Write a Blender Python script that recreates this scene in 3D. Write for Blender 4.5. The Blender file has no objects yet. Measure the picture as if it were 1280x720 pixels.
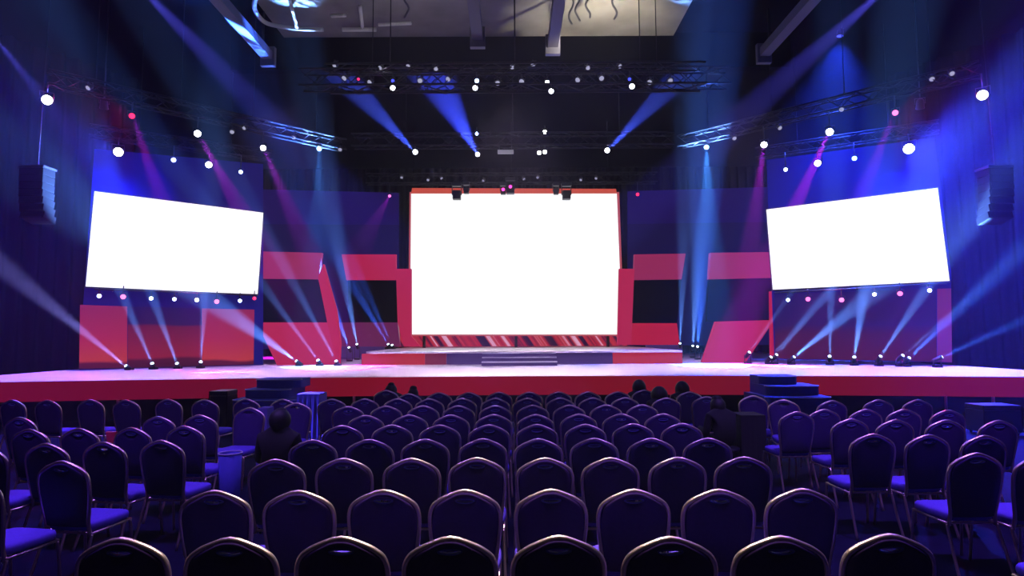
import bpy, bmesh, math, random
from mathutils import Vector, Matrix, Quaternion
random.seed(7)
R = math.radians
S = bpy.context.scene
COL = S.collection

# ------------------------------------------------------------------ camera
F = 790.0; H = 1.91
PITCH = math.atan(60 / F); ROLL = -0.0050
cam = bpy.data.cameras.new('camera'); co = bpy.data.objects.new('camera', cam); COL.objects.link(co)
cam.sensor_width = 36; cam.lens = F / 1280 * 36; cam.clip_end = 200
co.location = (0, 0, H)
CAMM = (Matrix.Rotation(math.pi / 2 + PITCH, 4, 'X') @ Matrix.Rotation(ROLL, 4, 'Z'))
co.rotation_euler = CAMM.to_euler()
S.camera = co
CR = CAMM.to_3x3()

def ray(px, py):
    return CR @ Vector(((px - 640) / F, (360 - py) / F, -1))
def P(px, py, D):                       # pixel on the vertical plane y = D
    d = ray(px, py); return Vector((0, 0, H)) + d * (D / d.y)
def PZ(px, py, z):                      # pixel on the level z
    d = ray(px, py); return Vector((0, 0, H)) + d * ((z - H) / d.z)
def PP(px, py, a, b):                   # pixel on the vertical plane through (x,y) points a, b
    d = ray(px, py); n = Vector((b[1] - a[1], a[0] - b[0], 0))
    t = (n.x * a[0] + n.y * a[1]) / (n.x * d.x + n.y * d.y)
    return Vector((0, 0, H)) + d * t

# ------------------------------------------------------------------ view, world with stage haze
S.view_settings.view_transform = 'Standard'; S.view_settings.look = 'None'
S.view_settings.gamma = 1; S.view_settings.use_curve_mapping = False
S.view_settings.exposure = -0.15
S.cycles.volume_bounces = 0
S.cycles.max_bounces = 4; S.cycles.diffuse_bounces = 2; S.cycles.glossy_bounces = 2
S.cycles.sample_clamp_indirect = 2.0
S.cycles.sample_clamp_direct = 0
HAZE = 0.0018
BEAM = 300000.0
w = bpy.data.worlds.new('world'); S.world = w; w.use_nodes = True
nt = w.node_tree; nt.nodes.clear()
wo = nt.nodes.new('ShaderNodeOutputWorld'); bg = nt.nodes.new('ShaderNodeBackground')
bg.inputs[0].default_value = (0, 0, 0, 1); bg.inputs[1].default_value = 0
vs = nt.nodes.new('ShaderNodeVolumeScatter'); vs.inputs['Color'].default_value = (.8, .85, 1, 1)
vs.inputs['Density'].default_value = HAZE; vs.inputs['Anisotropy'].default_value = 0.35
nt.links.new(bg.outputs[0], wo.inputs[0]); nt.links.new(vs.outputs[0], wo.inputs[1])

def lamp(kind, name, loc, power, color, target=None, size=30, blend=.4, radius=.05, parent=None):
    l = bpy.data.lights.new(name, kind); o = bpy.data.objects.new(name, l); COL.objects.link(o)
    l.energy = power; l.color = color
    if kind == 'SPOT':
        l.spot_size = R(size); l.spot_blend = blend; l.shadow_soft_size = radius
    elif kind == 'POINT': l.shadow_soft_size = radius
    o.location = loc
    if target is not None:
        o.rotation_euler = (Vector(target) - Vector(loc)).to_track_quat('-Z', 'Y').to_euler()
    return o

# house lighting: blue washes over the seats (hung from the ceiling over the audience)
BLUE = (.30, .14, 1.0)
for x, y, tx, ty, p in [(-4.6, 4.8, -5, 5.5, 2000), (4.8, 4.8, 5.2, 5.2, 2900), (0, 5.0, 0, 6.5, 900)]:
    lamp('SPOT', 'house_wash', (x, y, 8.0), p, BLUE, (tx, ty, 0), 88, .9, .25)
lamp('SPOT', 'house_white', (0, 4.4, 7.0), 2600, (1, .82, .74), (0, 3.1, .9), 48, .8, .5)
# front washes over the stage deck
for x, tx, c, p in [(-8, -9, (.6, .42, 1), 5000), (0, 0, (.95, .70, 1), 4200), (8, 9, (.62, .46, 1), 5000)]:
    lamp('SPOT', 'stage_wash', (x * .62, 14.4, 7.6), p, c, (tx, 18, 1), 95, .8, .2)
# work light on the bare ceiling slab
lamp('SPOT', 'slab_light', (2.4, 15.2, 9.3), 1000, (1, .93, .75), (2.4, 17.6, 11), 110, .9, .1)
lamp('SPOT', 'slab_light', (-3.0, 14.3, 8.2), 110, (.95, .93, 1), (-3.5, 17.0, 11), 110, .9, .1)

# ------------------------------------------------------------------ materials
def pm(name, col, rough=.6, metal=0, spec=.5, emit=None, es=0, noise=0, nscale=20, bump=0):
    m = bpy.data.materials.new(name); m.use_nodes = True
    n = m.node_tree; b = n.nodes['Principled BSDF']
    b.inputs['Base Color'].default_value = (*col, 1); b.inputs['Roughness'].default_value = rough
    b.inputs['Metallic'].default_value = metal; b.inputs['Specular IOR Level'].default_value = spec
    if emit:
        b.inputs['Emission Color'].default_value = (*emit, 1); b.inputs['Emission Strength'].default_value = es
    if noise or bump:
        tc = n.nodes.new('ShaderNodeTexCoord'); t = n.nodes.new('ShaderNodeTexNoise'); t.inputs['Scale'].default_value = nscale
        t.inputs['Detail'].default_value = 5
        n.links.new(tc.outputs['Object'], t.inputs['Vector'])
        if noise:
            mx = n.nodes.new('ShaderNodeMix'); mx.data_type = 'RGBA'
            mx.inputs[6].default_value = (*[c * (1 - noise) for c in col], 1)
            mx.inputs[7].default_value = (*[min(1, c * (1 + noise)) for c in col], 1)
            n.links.new(t.outputs['Fac'], mx.inputs[0]); n.links.new(mx.outputs[2], b.inputs['Base Color'])
        if bump:
            bp = n.nodes.new('ShaderNodeBump'); bp.inputs['Strength'].default_value = bump
            n.links.new(t.outputs['Fac'], bp.inputs['Height']); n.links.new(bp.outputs[0], b.inputs['Normal'])
    return m
def emit_ramp(name, stops, es=1.0, axis='Z', z0=0, z1=1, rough=.35):
    """LED picture wall, or a band set as emission: colour stops along one axis of the object"""
    m = bpy.data.materials.new(name); m.use_nodes = True; n = m.node_tree; b = n.nodes['Principled BSDF']
    b.inputs['Base Color'].default_value = (.006, .003, .006, 1); b.inputs['Roughness'].default_value = .8; b.inputs['Specular IOR Level'].default_value = .05
    tc = n.nodes.new('ShaderNodeTexCoord'); sp = n.nodes.new('ShaderNodeSeparateXYZ')
    mr = n.nodes.new('ShaderNodeMapRange'); mr.inputs[1].default_value = z0; mr.inputs[2].default_value = z1
    rp = n.nodes.new('ShaderNodeValToRGB'); e = rp.color_ramp.elements
    e[0].position = stops[0][0]; e[0].color = (*stops[0][1], 1); e[1].position = stops[-1][0]; e[1].color = (*stops[-1][1], 1)
    for p, c in stops[1:-1]:
        q = e.new(p); q.color = (*c, 1)
    nz = n.nodes.new('ShaderNodeTexNoise'); nz.inputs['Scale'].default_value = .55; nz.inputs['Detail'].default_value = 1
    ad = n.nodes.new('ShaderNodeMath'); ad.operation = 'MULTIPLY_ADD'; ad.inputs[1].default_value = .16
    n.links.new(tc.outputs['Object'], nz.inputs['Vector'])
    n.links.new(tc.outputs['Object'], sp.inputs[0]); n.links.new(sp.outputs[axis], mr.inputs[0])
    n.links.new(nz.outputs['Fac'], ad.inputs[0]); n.links.new(mr.outputs[0], ad.inputs[2]); n.links.new(ad.outputs[0], rp.inputs[0])
    n.links.new(rp.outputs[0], b.inputs['Emission Color']); b.inputs['Emission Strength'].default_value = es
    return m
def lens_mat(name, col, es):
    return pm(name, (.02, .02, .02), .2, emit=col, es=es)

M = {}
M['floor'] = pm('carpet', (.006, .004, .026), .95, noise=.5, nscale=6, spec=.1)
M['ceil'] = pm('black_ceiling', (.0015, .0015, .002), .95, spec=0)
M['slab'] = pm('bare_slab', (.24, .23, .19), .9, noise=.55, nscale=.9, spec=.1)
M['drape'] = pm('black_drape', (.0012, .0012, .003), .95, spec=.0)
M['wallm'] = pm('dark_wall', (.0015, .0015, .003), .95, spec=.05)
M['black'] = pm('black_metal', (.012, .012, .015), .45)
M['cab'] = pm('black_speaker_cabinet', (.003, .003, .004), .8, spec=.05)
M['grille'] = pm('speaker_grille', (.006, .006, .008), .7, spec=.1)
M['nosing'] = pm('silver_nosing', (.6, .6, .7), .35, metal=.3)
M['truss'] = pm('black_truss_tube', (.009, .008, .01), .6, spec=.2)
M['steel'] = pm('painted_beam', (.16, .15, .2), .6)
M['pipe'] = pm('pale_pipe', (.6, .58, .52), .5)
M['deck'] = pm('white_stage_deck', (.78, .70, .82), .35, noise=.1, nscale=3)
M['seat'] = pm('navy_fabric_lit', (.15, .09, .62), .85, noise=.2, nscale=60, spec=.15, bump=.1)  # same fabric as the backs, overhead light put into the colour
M['navy'] = pm('navy_fabric_shaded', (.050, .020, .13), .85, noise=.25, nscale=60, spec=.15, bump=.1)  # same fabric as the seats, shade put into the colour
M['gold'] = pm('gilt_tube', (.95, .74, .58), .36, metal=1)
M['grip'] = pm('violet_piping', (.10, .07, .5), .5)
M['stepblue'] = pm('dark_blue_carpet', (.06, .06, .42), .8, noise=.2, nscale=15)
M['edge'] = pm('pale_step_edge', (.55, .5, .7), .5)
M['cloth'] = pm('violet_cloth', (.16, .12, .42), .8)
M['white'] = pm('white_plastic', (.7, .7, .75), .5)
M['red'] = pm('red_cloth', (.7, .03, .08), .6)
M['skin'] = pm('skin', (.25, .13, .09), .6)
M['darkcloth'] = pm('black_clothing', (.01, .01, .013), .9)
M['hair'] = pm('black_hair', (.008, .006, .008), .6)
M['screen'] = pm('bright_screen', (.05, .05, .05), .4, emit=(.97, .98, 1), es=1.25)
M['pinkedge'] = pm('pink_screen_edge', (.05, .02, .03), .4, emit=(.9, .15, .2), es=.5)
M['orangehead'] = pm('orange_header', (.05, .02, .03), .4, emit=(.75, .10, .06), es=.75)
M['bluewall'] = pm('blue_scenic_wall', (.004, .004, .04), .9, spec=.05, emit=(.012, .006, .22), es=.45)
M['violetband'] = pm('baked_blue_light_band', (.006, .006, .04), .9, spec=.05, emit=(.045, .012, .36), es=.22)  # blue lamplight on a pale panel, put in as emission
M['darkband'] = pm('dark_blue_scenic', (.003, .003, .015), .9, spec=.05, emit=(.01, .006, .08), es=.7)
M['void'] = pm('dark_infill', (.002, .003, .008), .9, spec=.03)
M['pink'] = pm('crimson_light_panel', (.02, .004, .008), .7, spec=.1, emit=(.72, .025, .13), es=.62)
M['pinkdim'] = pm('rose_light_panel', (.02, .004, .008), .7, spec=.1, emit=(.42, .03, .14), es=.7)
M['crimson'] = pm('crimson_light_fin', (.02, .004, .008), .7, spec=.1, emit=(.55, .012, .06), es=.8)
M['maroon'] = pm('maroon_light_panel', (.04, .01, .03), .4, emit=(.14, .012, .08), es=.8)
M['fascia'] = emit_ramp('red_stage_fascia', [(0, (.38, .006, .055)), (.3, (.32, .006, .05)), (.52, (.48, .01, .03)), (.75, (.40, .012, .045)), (1, (.36, .008, .05))], .46, 'X', -13, 13)  # red of the front band set as emission along its length
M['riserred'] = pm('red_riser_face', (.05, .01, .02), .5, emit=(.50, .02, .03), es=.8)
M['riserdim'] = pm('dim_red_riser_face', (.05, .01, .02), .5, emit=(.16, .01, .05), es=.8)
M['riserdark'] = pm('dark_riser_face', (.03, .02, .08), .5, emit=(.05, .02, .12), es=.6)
M['paneltall'] = emit_ramp('tall_red_panel', [(0, (.10, .01, .03)), (.16, (.16, .01, .04)), (.2, (.75, .06, .06)), (.5, (.62, .03, .11)), (1, (.42, .03, .16))], .62, 'Z', 0, 2.0)
M['panellow'] = emit_ramp('low_dusk_panel', [(0, (.05, .005, .03)), (.2, (.12, .01, .04)), (.24, (.42, .02, .06)), (.7, (.22, .012, .08)), (.74, (.03, .008, .14)), (1, (.02, .006, .16))], .62, 'Z', 0, 2.0)
M['panelright'] = emit_ramp('dusk_panel', [(0, (.05, .005, .03)), (.15, (.16, .012, .05)), (.5, (.10, .01, .08)), (.62, (.03, .008, .16)), (1, (.03, .01, .22))], .45, 'Z', 0, 2.2)
def stripe_mat():
    m = bpy.data.materials.new('striped_light_wall'); m.use_nodes = True; n = m.node_tree; b = n.nodes['Principled BSDF']
    b.inputs['Base Color'].default_value = (.02, .01, .02, 1)
    tc = n.nodes.new('ShaderNodeTexCoord'); mp = n.nodes.new('ShaderNodeMapping'); mp.inputs['Rotation'].default_value = (0, R(35), 0)
    nz = n.nodes.new('ShaderNodeTexNoise'); nz.noise_dimensions = '1D'; nz.inputs['Scale'].default_value = 2.2; nz.inputs['Detail'].default_value = 3
    sp = n.nodes.new('ShaderNodeSeparateXYZ')
    n.links.new(tc.outputs['Object'], mp.inputs[0]); n.links.new(mp.outputs[0], sp.inputs[0]); n.links.new(sp.outputs[0], nz.inputs['W'])
    rp = n.nodes.new('ShaderNodeValToRGB'); e = rp.color_ramp.elements
    e[0].position = .42; e[0].color = (.02, .006, .05, 1); e[1].position = .64; e[1].color = (.9, .45, .7, 1)
    q = e.new(.5); q.color = (.5, .02, .06, 1); q = e.new(.57); q.color = (.6, .04, .06, 1)
    n.links.new(nz.outputs['Fac'], rp.inputs[0]); n.links.new(rp.outputs[0], b.inputs['Emission Color'])
    b.inputs['Emission Strength'].default_value = .8
    return m
M['stripes'] = stripe_mat()
LENS = {'white': lens_mat('lens_white', (.9, .92, 1), 14), 'blue': lens_mat('lens_blue', (.35, .45, 1), 12),
        'deep': lens_mat('lens_deep_blue', (.06, .08, 1), 2), 'pink': lens_mat('lens_pink', (1, .18, .55), 2.4), 'red': lens_mat('lens_red', (1, .02, .10), 2.6),
        'teal': lens_mat('lens_teal', (.35, .75, 1), 7), 'dim': lens_mat('lens_dim', (.5, .5, .7), .8), 'beam': lens_mat('lens_beam', (.6, .8, 1), 6)}

# ------------------------------------------------------------------ mesh helpers
class MB:
    def __init__(s): s.bm = bmesh.new()
    def box(s, lo, hi, bevel=0, mat=None):
        r = bmesh.ops.create_cube(s.bm, size=1)['verts']
        c = (Vector(lo) + Vector(hi)) / 2; d = Vector(hi) - Vector(lo)
        for v in r: v.co = Vector((v.co.x * d.x, v.co.y * d.y, v.co.z * d.z)) + c
        if bevel:
            es = {e for v in r for e in v.link_edges}
            r2 = bmesh.ops.bevel(s.bm, geom=list(es), offset=bevel, segments=2, affect='EDGES', profile=.6)
            r = list({v for f in r2['faces'] for v in f.verts} | {v for v in r if v.is_valid})
        if mat is not None:
            for v in r: v.co = mat @ v.co
        return s
    def tube(s, pts, r, n=8, closed=False):
        pts = [Vector(p) for p in pts]; rings = []; up = None
        N = len(pts)
        for i, p in enumerate(pts):
            if closed: t = pts[(i + 1) % N] - pts[i - 1]
            else: t = pts[min(i + 1, N - 1)] - pts[max(i - 1, 0)]
            t.normalize()
            if up is None:
                up = t.orthogonal().normalized()
            else:
                up = (up - t * up.dot(t)).normalized()
            q = t.cross(up); rr = r[i] if isinstance(r, (list, tuple)) else r
            rings.append([s.bm.verts.new(p + (up * math.cos(a) + q * math.sin(a)) * rr) for a in [2 * math.pi * k / n for k in range(n)]])
        for i in range(N if closed else N - 1):
            a, b = rings[i], rings[(i + 1) % N]
            for k in range(n): s.bm.faces.new((a[k], a[(k + 1) % n], b[(k + 1) % n], b[k]))
        if not closed:
            s.bm.faces.new(rings[0][::-1]); s.bm.faces.new(rings[-1])
        return s
    def prism(s, poly, off):                     # poly: 3-D points, extruded by off
        a = [s.bm.verts.new(Vector(p)) for p in poly]; b = [s.bm.verts.new(Vector(p) + Vector(off)) for p in poly]
        n = len(a); s.bm.faces.new(a); s.bm.faces.new(b[::-1])
        for i in range(n): s.bm.faces.new((a[i], b[i], b[(i + 1) % n], a[(i + 1) % n]))
        return s
    def lathe(s, prof, n=20, mat=None):          # prof: (r,z) list
        rings = []
        for r, z in prof:
            rings.append([s.bm.verts.new(Vector((r * math.cos(a), r * math.sin(a), z))) for a in [2 * math.pi * k / n for k in range(n)]])
        for a, b in zip(rings, rings[1:]):
            for k in range(n): s.bm.faces.new((a[k], a[(k + 1) % n], b[(k + 1) % n], b[k]))
        s.bm.faces.new(rings[0][::-1]); s.bm.faces.new(rings[-1])
        if mat is not None:
            for rg in rings:
                for v in rg: v.co = mat @ v.co
        return s
    def build(s, name, m, parent=None, smooth=False, loc=None):
        bmesh.ops.recalc_face_normals(s.bm, faces=s.bm.faces)
        me = bpy.data.meshes.new(name); s.bm.to_mesh(me); s.bm.free()
        if smooth:
            for p in me.polygons: p.use_smooth = True
        me.materials.append(m)
        o = bpy.data.objects.new(name, me); COL.objects.link(o)
        if loc is not None: o.location = loc
        if parent: o.parent = parent
        return o
def tag(o, label=None, cat=None, group=None, kind=None):
    if label: o['label'] = label
    if cat: o['category'] = cat
    if group: o['group'] = group
    if kind: o['kind'] = kind
    return o
def empty(name, loc=(0, 0, 0), rz=0):
    o = bpy.data.objects.new(name, None); COL.objects.link(o); o.location = loc; o.rotation_euler = (0, 0, rz); o.empty_display_size = .2
    return o
def children(o): return [c for c in bpy.data.objects if c.parent == o]
KIDS = {}
def remember(root):
    for c in children(root):
        KIDS.setdefault(root.name, []).append(c); remember(c)
def copy_tree(o, src=None, parent=None):
    c = o.copy(); COL.objects.link(c); c.parent = parent
    for ch in KIDS.get(o.name, []): copy_tree(ch, None, c)
    return c
def smooth_curve(pts, k=4, closed=False):
    out = []; n = len(pts); rng = range(n if closed else n - 1)
    for i in rng:
        p0 = pts[(i - 1) % n] if closed or i > 0 else pts[i]; p1 = pts[i]; p2 = pts[(i + 1) % n]
        p3 = pts[(i + 2) % n] if closed or i + 2 < n else p2
        for j in range(k):
            t = j / k
            out.append(tuple(.5 * (2 * b + (c - a) * t + (2 * a - 5 * b + 4 * c - d) * t * t + (3 * b - a - 3 * c + d) * t ** 3) for a, b, c, d in zip(p0, p1, p2, p3)))
    if not closed: out.append(tuple(pts[-1]))
    return out
ORD = ['zeroth', 'first', 'second', 'third', 'fourth', 'fifth', 'sixth', 'seventh', 'eighth', 'ninth', 'tenth', 'eleventh', 'twelfth', 'thirteenth', 'fourteenth']

# ------------------------------------------------------------------ the hall
ZC = 11.0
tag(MB().box((-18, -6, -.2), (18, 34, 0)).build('floor', M['floor']), kind='structure')
tag(MB().box((-18, -6, ZC + .1), (18, 34, ZC + .4)).build('ceiling', M['ceil']), kind='structure')
tag(MB().box((-6.9, 6, ZC), (4.95, 18.6, ZC + .1)).build('ceiling', M['slab']), kind='structure')
tag(MB().box((-8.5, 18.6, ZC - 1.0), (8.5, 18.9, ZC + .1)).build('trim_1', M['ceil']), kind='structure')
def pleats(a, b, z0, z1, amp=.12, per=.45):
    m = MB(); a = Vector(a); b = Vector(b); L = (b - a).length; t = (b - a) / L; nrm = Vector((-t.y, t.x))
    n = int(L / per * 8); lo = []; hi = []
    for i in range(n + 1):
        p = a + t * (L * i / n) + nrm * (amp * math.sin(2 * math.pi * i / 8))
        lo.append(m.bm.verts.new((p.x, p.y, z0))); hi.append(m.bm.verts.new((p.x, p.y, z1)))
    for i in range(n): m.bm.faces.new((lo[i], lo[i + 1], hi[i + 1], hi[i]))
    return m
tag(MB().box((-18.2, -6, 0), (-18, 34, ZC + .1)).build('wall_left', M['wallm']), kind='structure')
tag(MB().box((18, -6, 0), (18.2, 34, ZC + .1)).build('wall_right', M['wallm']), kind='structure')
tag(MB().box((-18, 34, 0), (18, 34.2, ZC + .1)).build('wall_back', M['wallm']), kind='structure')
tag(MB().box((-18, -6.2, 0), (18, -6, ZC + .1)).build('wall_front', M['wallm']), kind='structure')
d = pleats((-17.6, 33.4), (17.6, 33.4), 0.0, ZC - .1).build('curtain', M['drape'], smooth=True)
tag(d, 'black pleated curtain hanging across the back behind the centre screen', 'curtain')
d = pleats((-17.2, 14.5), (-13.0, 21.5), 0.0, ZC - .1).build('curtain', M['drape'], smooth=True)
tag(d, 'dark blue-lit pleated curtain outside the screen at the left end of the stage', 'curtain')
d = pleats((13.2, 21.5), (17.2, 14.5), 0.0, ZC - .1).build('curtain', M['drape'], smooth=True)
tag(d, 'dark blue-lit pleated curtain outside the screen at the right end of the stage', 'curtain')

# ------------------------------------------------------------------ stage
ZS = 1.0
def dfront(x): return 14.5 - .0095 * x * x
xs = [-12.8 + 25.6 * i / 48 for i in range(49)]
stage = empty('stage', (0, 14.5, 0)); tag(stage, 'wide low stage with pale lavender deck and red front band', 'stage')
edge = [(x, dfront(x)) for x in xs]
poly = [(x, y, ZS - .1) for x, y in edge] + [(12.8, 32.8, ZS - .1), (-12.8, 32.8, ZS - .1)]
o = MB().prism(poly, (0, 0, .1)).build('deck', M['deck']); o.parent = stage; o.location = (0, -14.5, 0)
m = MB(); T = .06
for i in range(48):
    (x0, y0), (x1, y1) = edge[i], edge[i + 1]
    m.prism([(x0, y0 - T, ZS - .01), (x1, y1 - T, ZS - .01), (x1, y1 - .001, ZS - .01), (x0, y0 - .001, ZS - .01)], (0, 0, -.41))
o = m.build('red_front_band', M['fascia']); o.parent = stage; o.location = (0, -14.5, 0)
m = MB()
for i in range(48):
    (x0, y0), (x1, y1) = edge[i], edge[i + 1]
    m.prism([(x0, y0 + 1.2, ZS - .1), (x1, y1 + 1.2, ZS - .1), (x1, y1 + 1.23, ZS - .1), (x0, y0 + 1.23, ZS - .1)], (0, 0, -.9))
o = m.build('skirt', M['drape']); o.parent = stage; o.location = (0, -14.5, 0)
for x in (-10.9, -8.6, -6.2, -3.6, -1.2, 1.2, 3.6, 6.6, 9.35, 10.25, 12.0):
    y = dfront(x) + .12
    MB().tube([(x, y - 14.5, 0), (x, y - 14.5, ZS - .1)], .03).build('leg', M['pipe'], stage, True)

# upper platform (riser) with its steps
ZR = 1.42
riser = empty('stage_riser', (0, 20, ZS)); tag(riser, 'long upper platform on the stage under the centre screen', 'platform')
xa, xb = P(452, 441, 20.4).x, P(853, 441, 20.4).x
poly = []
for i in range(9):
    a = math.pi / 2 * i / 8; poly.append((xa + .5 - .5 * math.cos(a) - .02, 20.4 + .9 - .9 * math.sin(a)))
poly += [(xb, 20.4), (xb, 31), (xa, 31)]
o = MB().prism([(x, y - 20, ZR - ZS - .06) for x, y in poly], (0, 0, .06)).build('deck', M['deck'], riser)
segs = [(452, 531, 'riserred'), (531, 558, 'riserdim'), (558, 766, 'riserdark'), (766, 853, 'riserred')]
for a, b, mt in segs:
    x0, x1 = P(a, 445, 20.5).x, P(b, 445, 20.5).x
    MB().box((x0 + .005, 20.5 - 20, .002), (x1 - .005, 20.6 - 20, ZR - ZS - .062)).build('front_panel', M[mt], riser)
x0, x1 = P(603, 450, 20).x, P(695, 450, 20).x
st = empty('riser_steps', ((x0 + x1) / 2, 19.9, ZS)); tag(st, 'short flight of steps with silver edges up to the upper platform', 'steps')
hw = (x1 - x0) / 2
for k in range(3):
    zt = .13 * (k + 1); y0 = -.45 + .28 * k
    tr = MB().box((-hw, y0, 0 if k == 0 else zt - .128), (hw, .46, zt)).build('step', M['riserdark'], st)
    MB().box((-hw, y0 - .02, zt - .035), (hw, y0 - .001, zt + .005)).build('nosing', M['nosing'], tr)

# striped light wall behind the riser
a, b = P(470, 430, 30.6), P(815, 430, 30.6)
o = MB().box((a.x, 30.6, ZR), (b.x, 30.8, ZR + .95)).build('striped_light_wall', M['stripes'])
tag(o, 'low wall of slanting red and white light stripes beneath the centre screen', 'light wall')

# ------------------------------------------------------------------ scenic frames
def poly_on(px, D, thick=.22, off=0):
    return [P(x, y, D) + Vector((0, off, 0)) for x, y in px]
def scenic(name, label, D, base_px, parts):
    b = P(base_px[0], base_px[1], D)
    root = empty(name, b); tag(root, label, 'scenery', 'red and black scenic frames beside the centre screen')
    for nm, mt, px, dd in parts:
        pts = [P(x, y, D + dd) - b for x, y in px]
        MB().prism(pts, (0, .2, 0)).build(nm, M[mt], root)
    return root
scenic('stepped_scenery', 'stepped crimson and black frame left of the upper platform, nearer the left screen', 20.9, (375, 456), [
    ('header', 'pinkdim', [(308, 314), (402, 316), (398, 349), (308, 348)], 0),
    ('infill', 'void', [(308, 348), (397, 348), (409, 403), (308, 403)], .08),
    ('foot_panel', 'pink', [(321, 403), (409, 403), (421, 456), (346, 456)], 0),
    ('fin', 'crimson', [(398, 345), (404, 330), (420, 388), (425, 428), (424, 456), (421, 456), (409, 403), (398, 349)], -.12)])
scenic('stepped_scenery', 'stepped crimson and black frame close to the left side of the centre screen', 26.0, (470, 433), [
    ('header', 'pink', [(427, 318), (495, 318), (495, 350), (433, 350)], 0),
    ('infill', 'void', [(435, 350), (495, 350), (497, 403), (436, 403)], .08),
    ('foot_panel', 'maroon', [(423, 403), (497, 403), (500, 433), (426, 433)], 0),
    ('plinth', 'riserdark', [(423, 433.2), (480, 433.2), (480, 448.5), (423, 448.5)], 0),
    ('post', 'pink', [(495, 336), (514, 336), (514, 420), (525, 433), (505, 433), (497, 403)], -.12)])
scenic('stepped_scenery', 'stepped crimson and black frame close to the right side of the centre screen', 26.0, (820, 431), [
    ('header', 'pinkdim', [(793, 318), (857, 317), (852, 349), (792, 350)], 0),
    ('infill', 'void', [(792, 350), (852, 349), (846, 404), (791, 404)], .08),
    ('foot_panel', 'crimson', [(791, 404), (846, 404), (850, 431), (788, 431)], 0),
    ('plinth', 'riserdark', [(808, 431.2), (853, 431.2), (853, 447), (808, 447)], 0),
    ('post', 'pink', [(774, 336), (793, 336), (789, 431), (772, 431)], -.12)])
scenic('stepped_scenery', 'stepped crimson and black frame right of the upper platform, nearer the right screen', 20.9, (905, 453), [
    ('header', 'pinkdim', [(888, 316), (975, 315), (975, 347), (886, 349)], 0),
    ('infill', 'void', [(886, 349), (975, 347), (975, 401), (884, 402)], .08),
    ('foot_panel', 'pink', [(895, 402), (968, 400), (932, 453), (878, 453)], 0),
    ('fin', 'crimson', [(964, 364), (973, 364), (969, 446), (965, 446)], -.3)])
# wide bands of the rear wall; top band's blue lamplight put in as emission
back = empty('scenic_back_wall', (0, 29.6, ZS)); tag(back, 'wide dark blue rear scenic wall with a violet-lit band along its top', 'scenery')
for nm, mt, px in [('lit_band', 'violetband', [(300, 236), (498, 241), (498, 281), (300, 280)]), ('wall_panel', 'darkband', [(300, 280), (498, 281), (498, 433), (300, 437)]),
                   ('lit_band', 'violetband', [(785, 239), (985, 233), (985, 277), (785, 280)]), ('wall_panel', 'darkband', [(785, 280), (985, 277), (985, 431), (785, 432)])]:
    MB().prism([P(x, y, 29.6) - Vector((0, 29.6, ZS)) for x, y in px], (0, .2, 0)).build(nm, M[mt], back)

# ------------------------------------------------------------------ centre screen
cs = empty('led_screen', (P(645, 430, 27.6).x, 27.6, ZR)); tag(cs, 'huge blank white centre screen above the upper platform', 'screen')
off = -cs.location
def quad(px, D, name, mt, parent, th=.15, o2=0):
    return MB().prism([P(x, y, D + o2) + off for x, y in px], (0, th, 0)).build(name, M[mt], parent)
quad([(514, 242), (771, 242), (778, 418), (512.5, 418)], 27.5, 'display', 'screen', cs, .1)
quad([(512, 240), (774, 240), (780.5, 420), (510, 420)], 27.62, 'edge_light', 'pinkedge', cs, .1)
quad([(515, 235), (770, 236), (771, 241.8), (514, 241.8)], 27.45, 'header', 'orangehead', cs, .15)
for x in (530, 645, 760):
    a = P(x, 419, 27.8) + off
    MB().box((a.x - .06, a.y, 0), (a.x + .06, a.y + .12, a.z + 2)).build('leg', M['black'], cs)

# ------------------------------------------------------------------ side screens with their towers
def tower(sidename, A, B, backing, disp, lower, light_px):
    """A, B: (x, y) ends of the vertical plane the tower stands in"""
    n = Vector((B[1] - A[1], A[0] - B[0], 0)).normalized()
    if n.y < 0: n = -n
    base = PP(sum(p[0] for p in backing) / len(backing), 458, A, B); base.z = ZS
    root = empty('scenic_tower', base); tag(root, 'tall dark blue scenic wall carrying the %s screen, with red lit panels at its foot' % sidename, 'scenery')
    def pr(px, nm, mt, front, th, parent=root):
        org = base if parent is root else parent.location
        pts = []
        for x, y in px:
            # plane moved towards the hall by "front"
            a = (A[0] - n.x * front, A[1] - n.y * front); b = (B[0] - n.x * front, B[1] - n.y * front)
            pts.append(PP(x, y, a, b) - org)
        return MB().prism(pts, n * th).build(nm, M[mt], parent)
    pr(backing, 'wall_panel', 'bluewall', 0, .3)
    for px, mt in lower: pr(px, 'light_panel', mt, .05, .045)
    sc_ = empty('led_screen', PP(sum(p[0] for p in disp) / 4, 363, (A[0] - n.x * .4, A[1] - n.y * .4), (B[0] - n.x * .4, B[1] - n.y * .4)))
    tag(sc_, 'blank white wide screen mounted at the %s end of the stage' % sidename, 'screen')
    pr(disp, 'display', 'screen', .45, .04, sc_)
    cx = sum(p[0] for p in disp) / 4; cy = sum(p[1] for p in disp) / 4
    fr = [(cx + (x - cx) * 1.012, cy + (y - cy) * 1.02) for x, y in disp]
    pr(fr, 'frame', 'black', .405, .395, sc_)
    return root, n
TLa = PP(99, 458, (-30, 17.9), (30, 17.9)); TLa = (TLa.x, 17.9); TLb = (P(330, 455, 20.5).x, 20.5)
TRa = (P(958, 445, 20.5).x, 20.5); TRb = (P(1189, 445, 17.9).x, 17.9)
def lowY(x): return 461.5 - (x - 99) * .024
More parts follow.
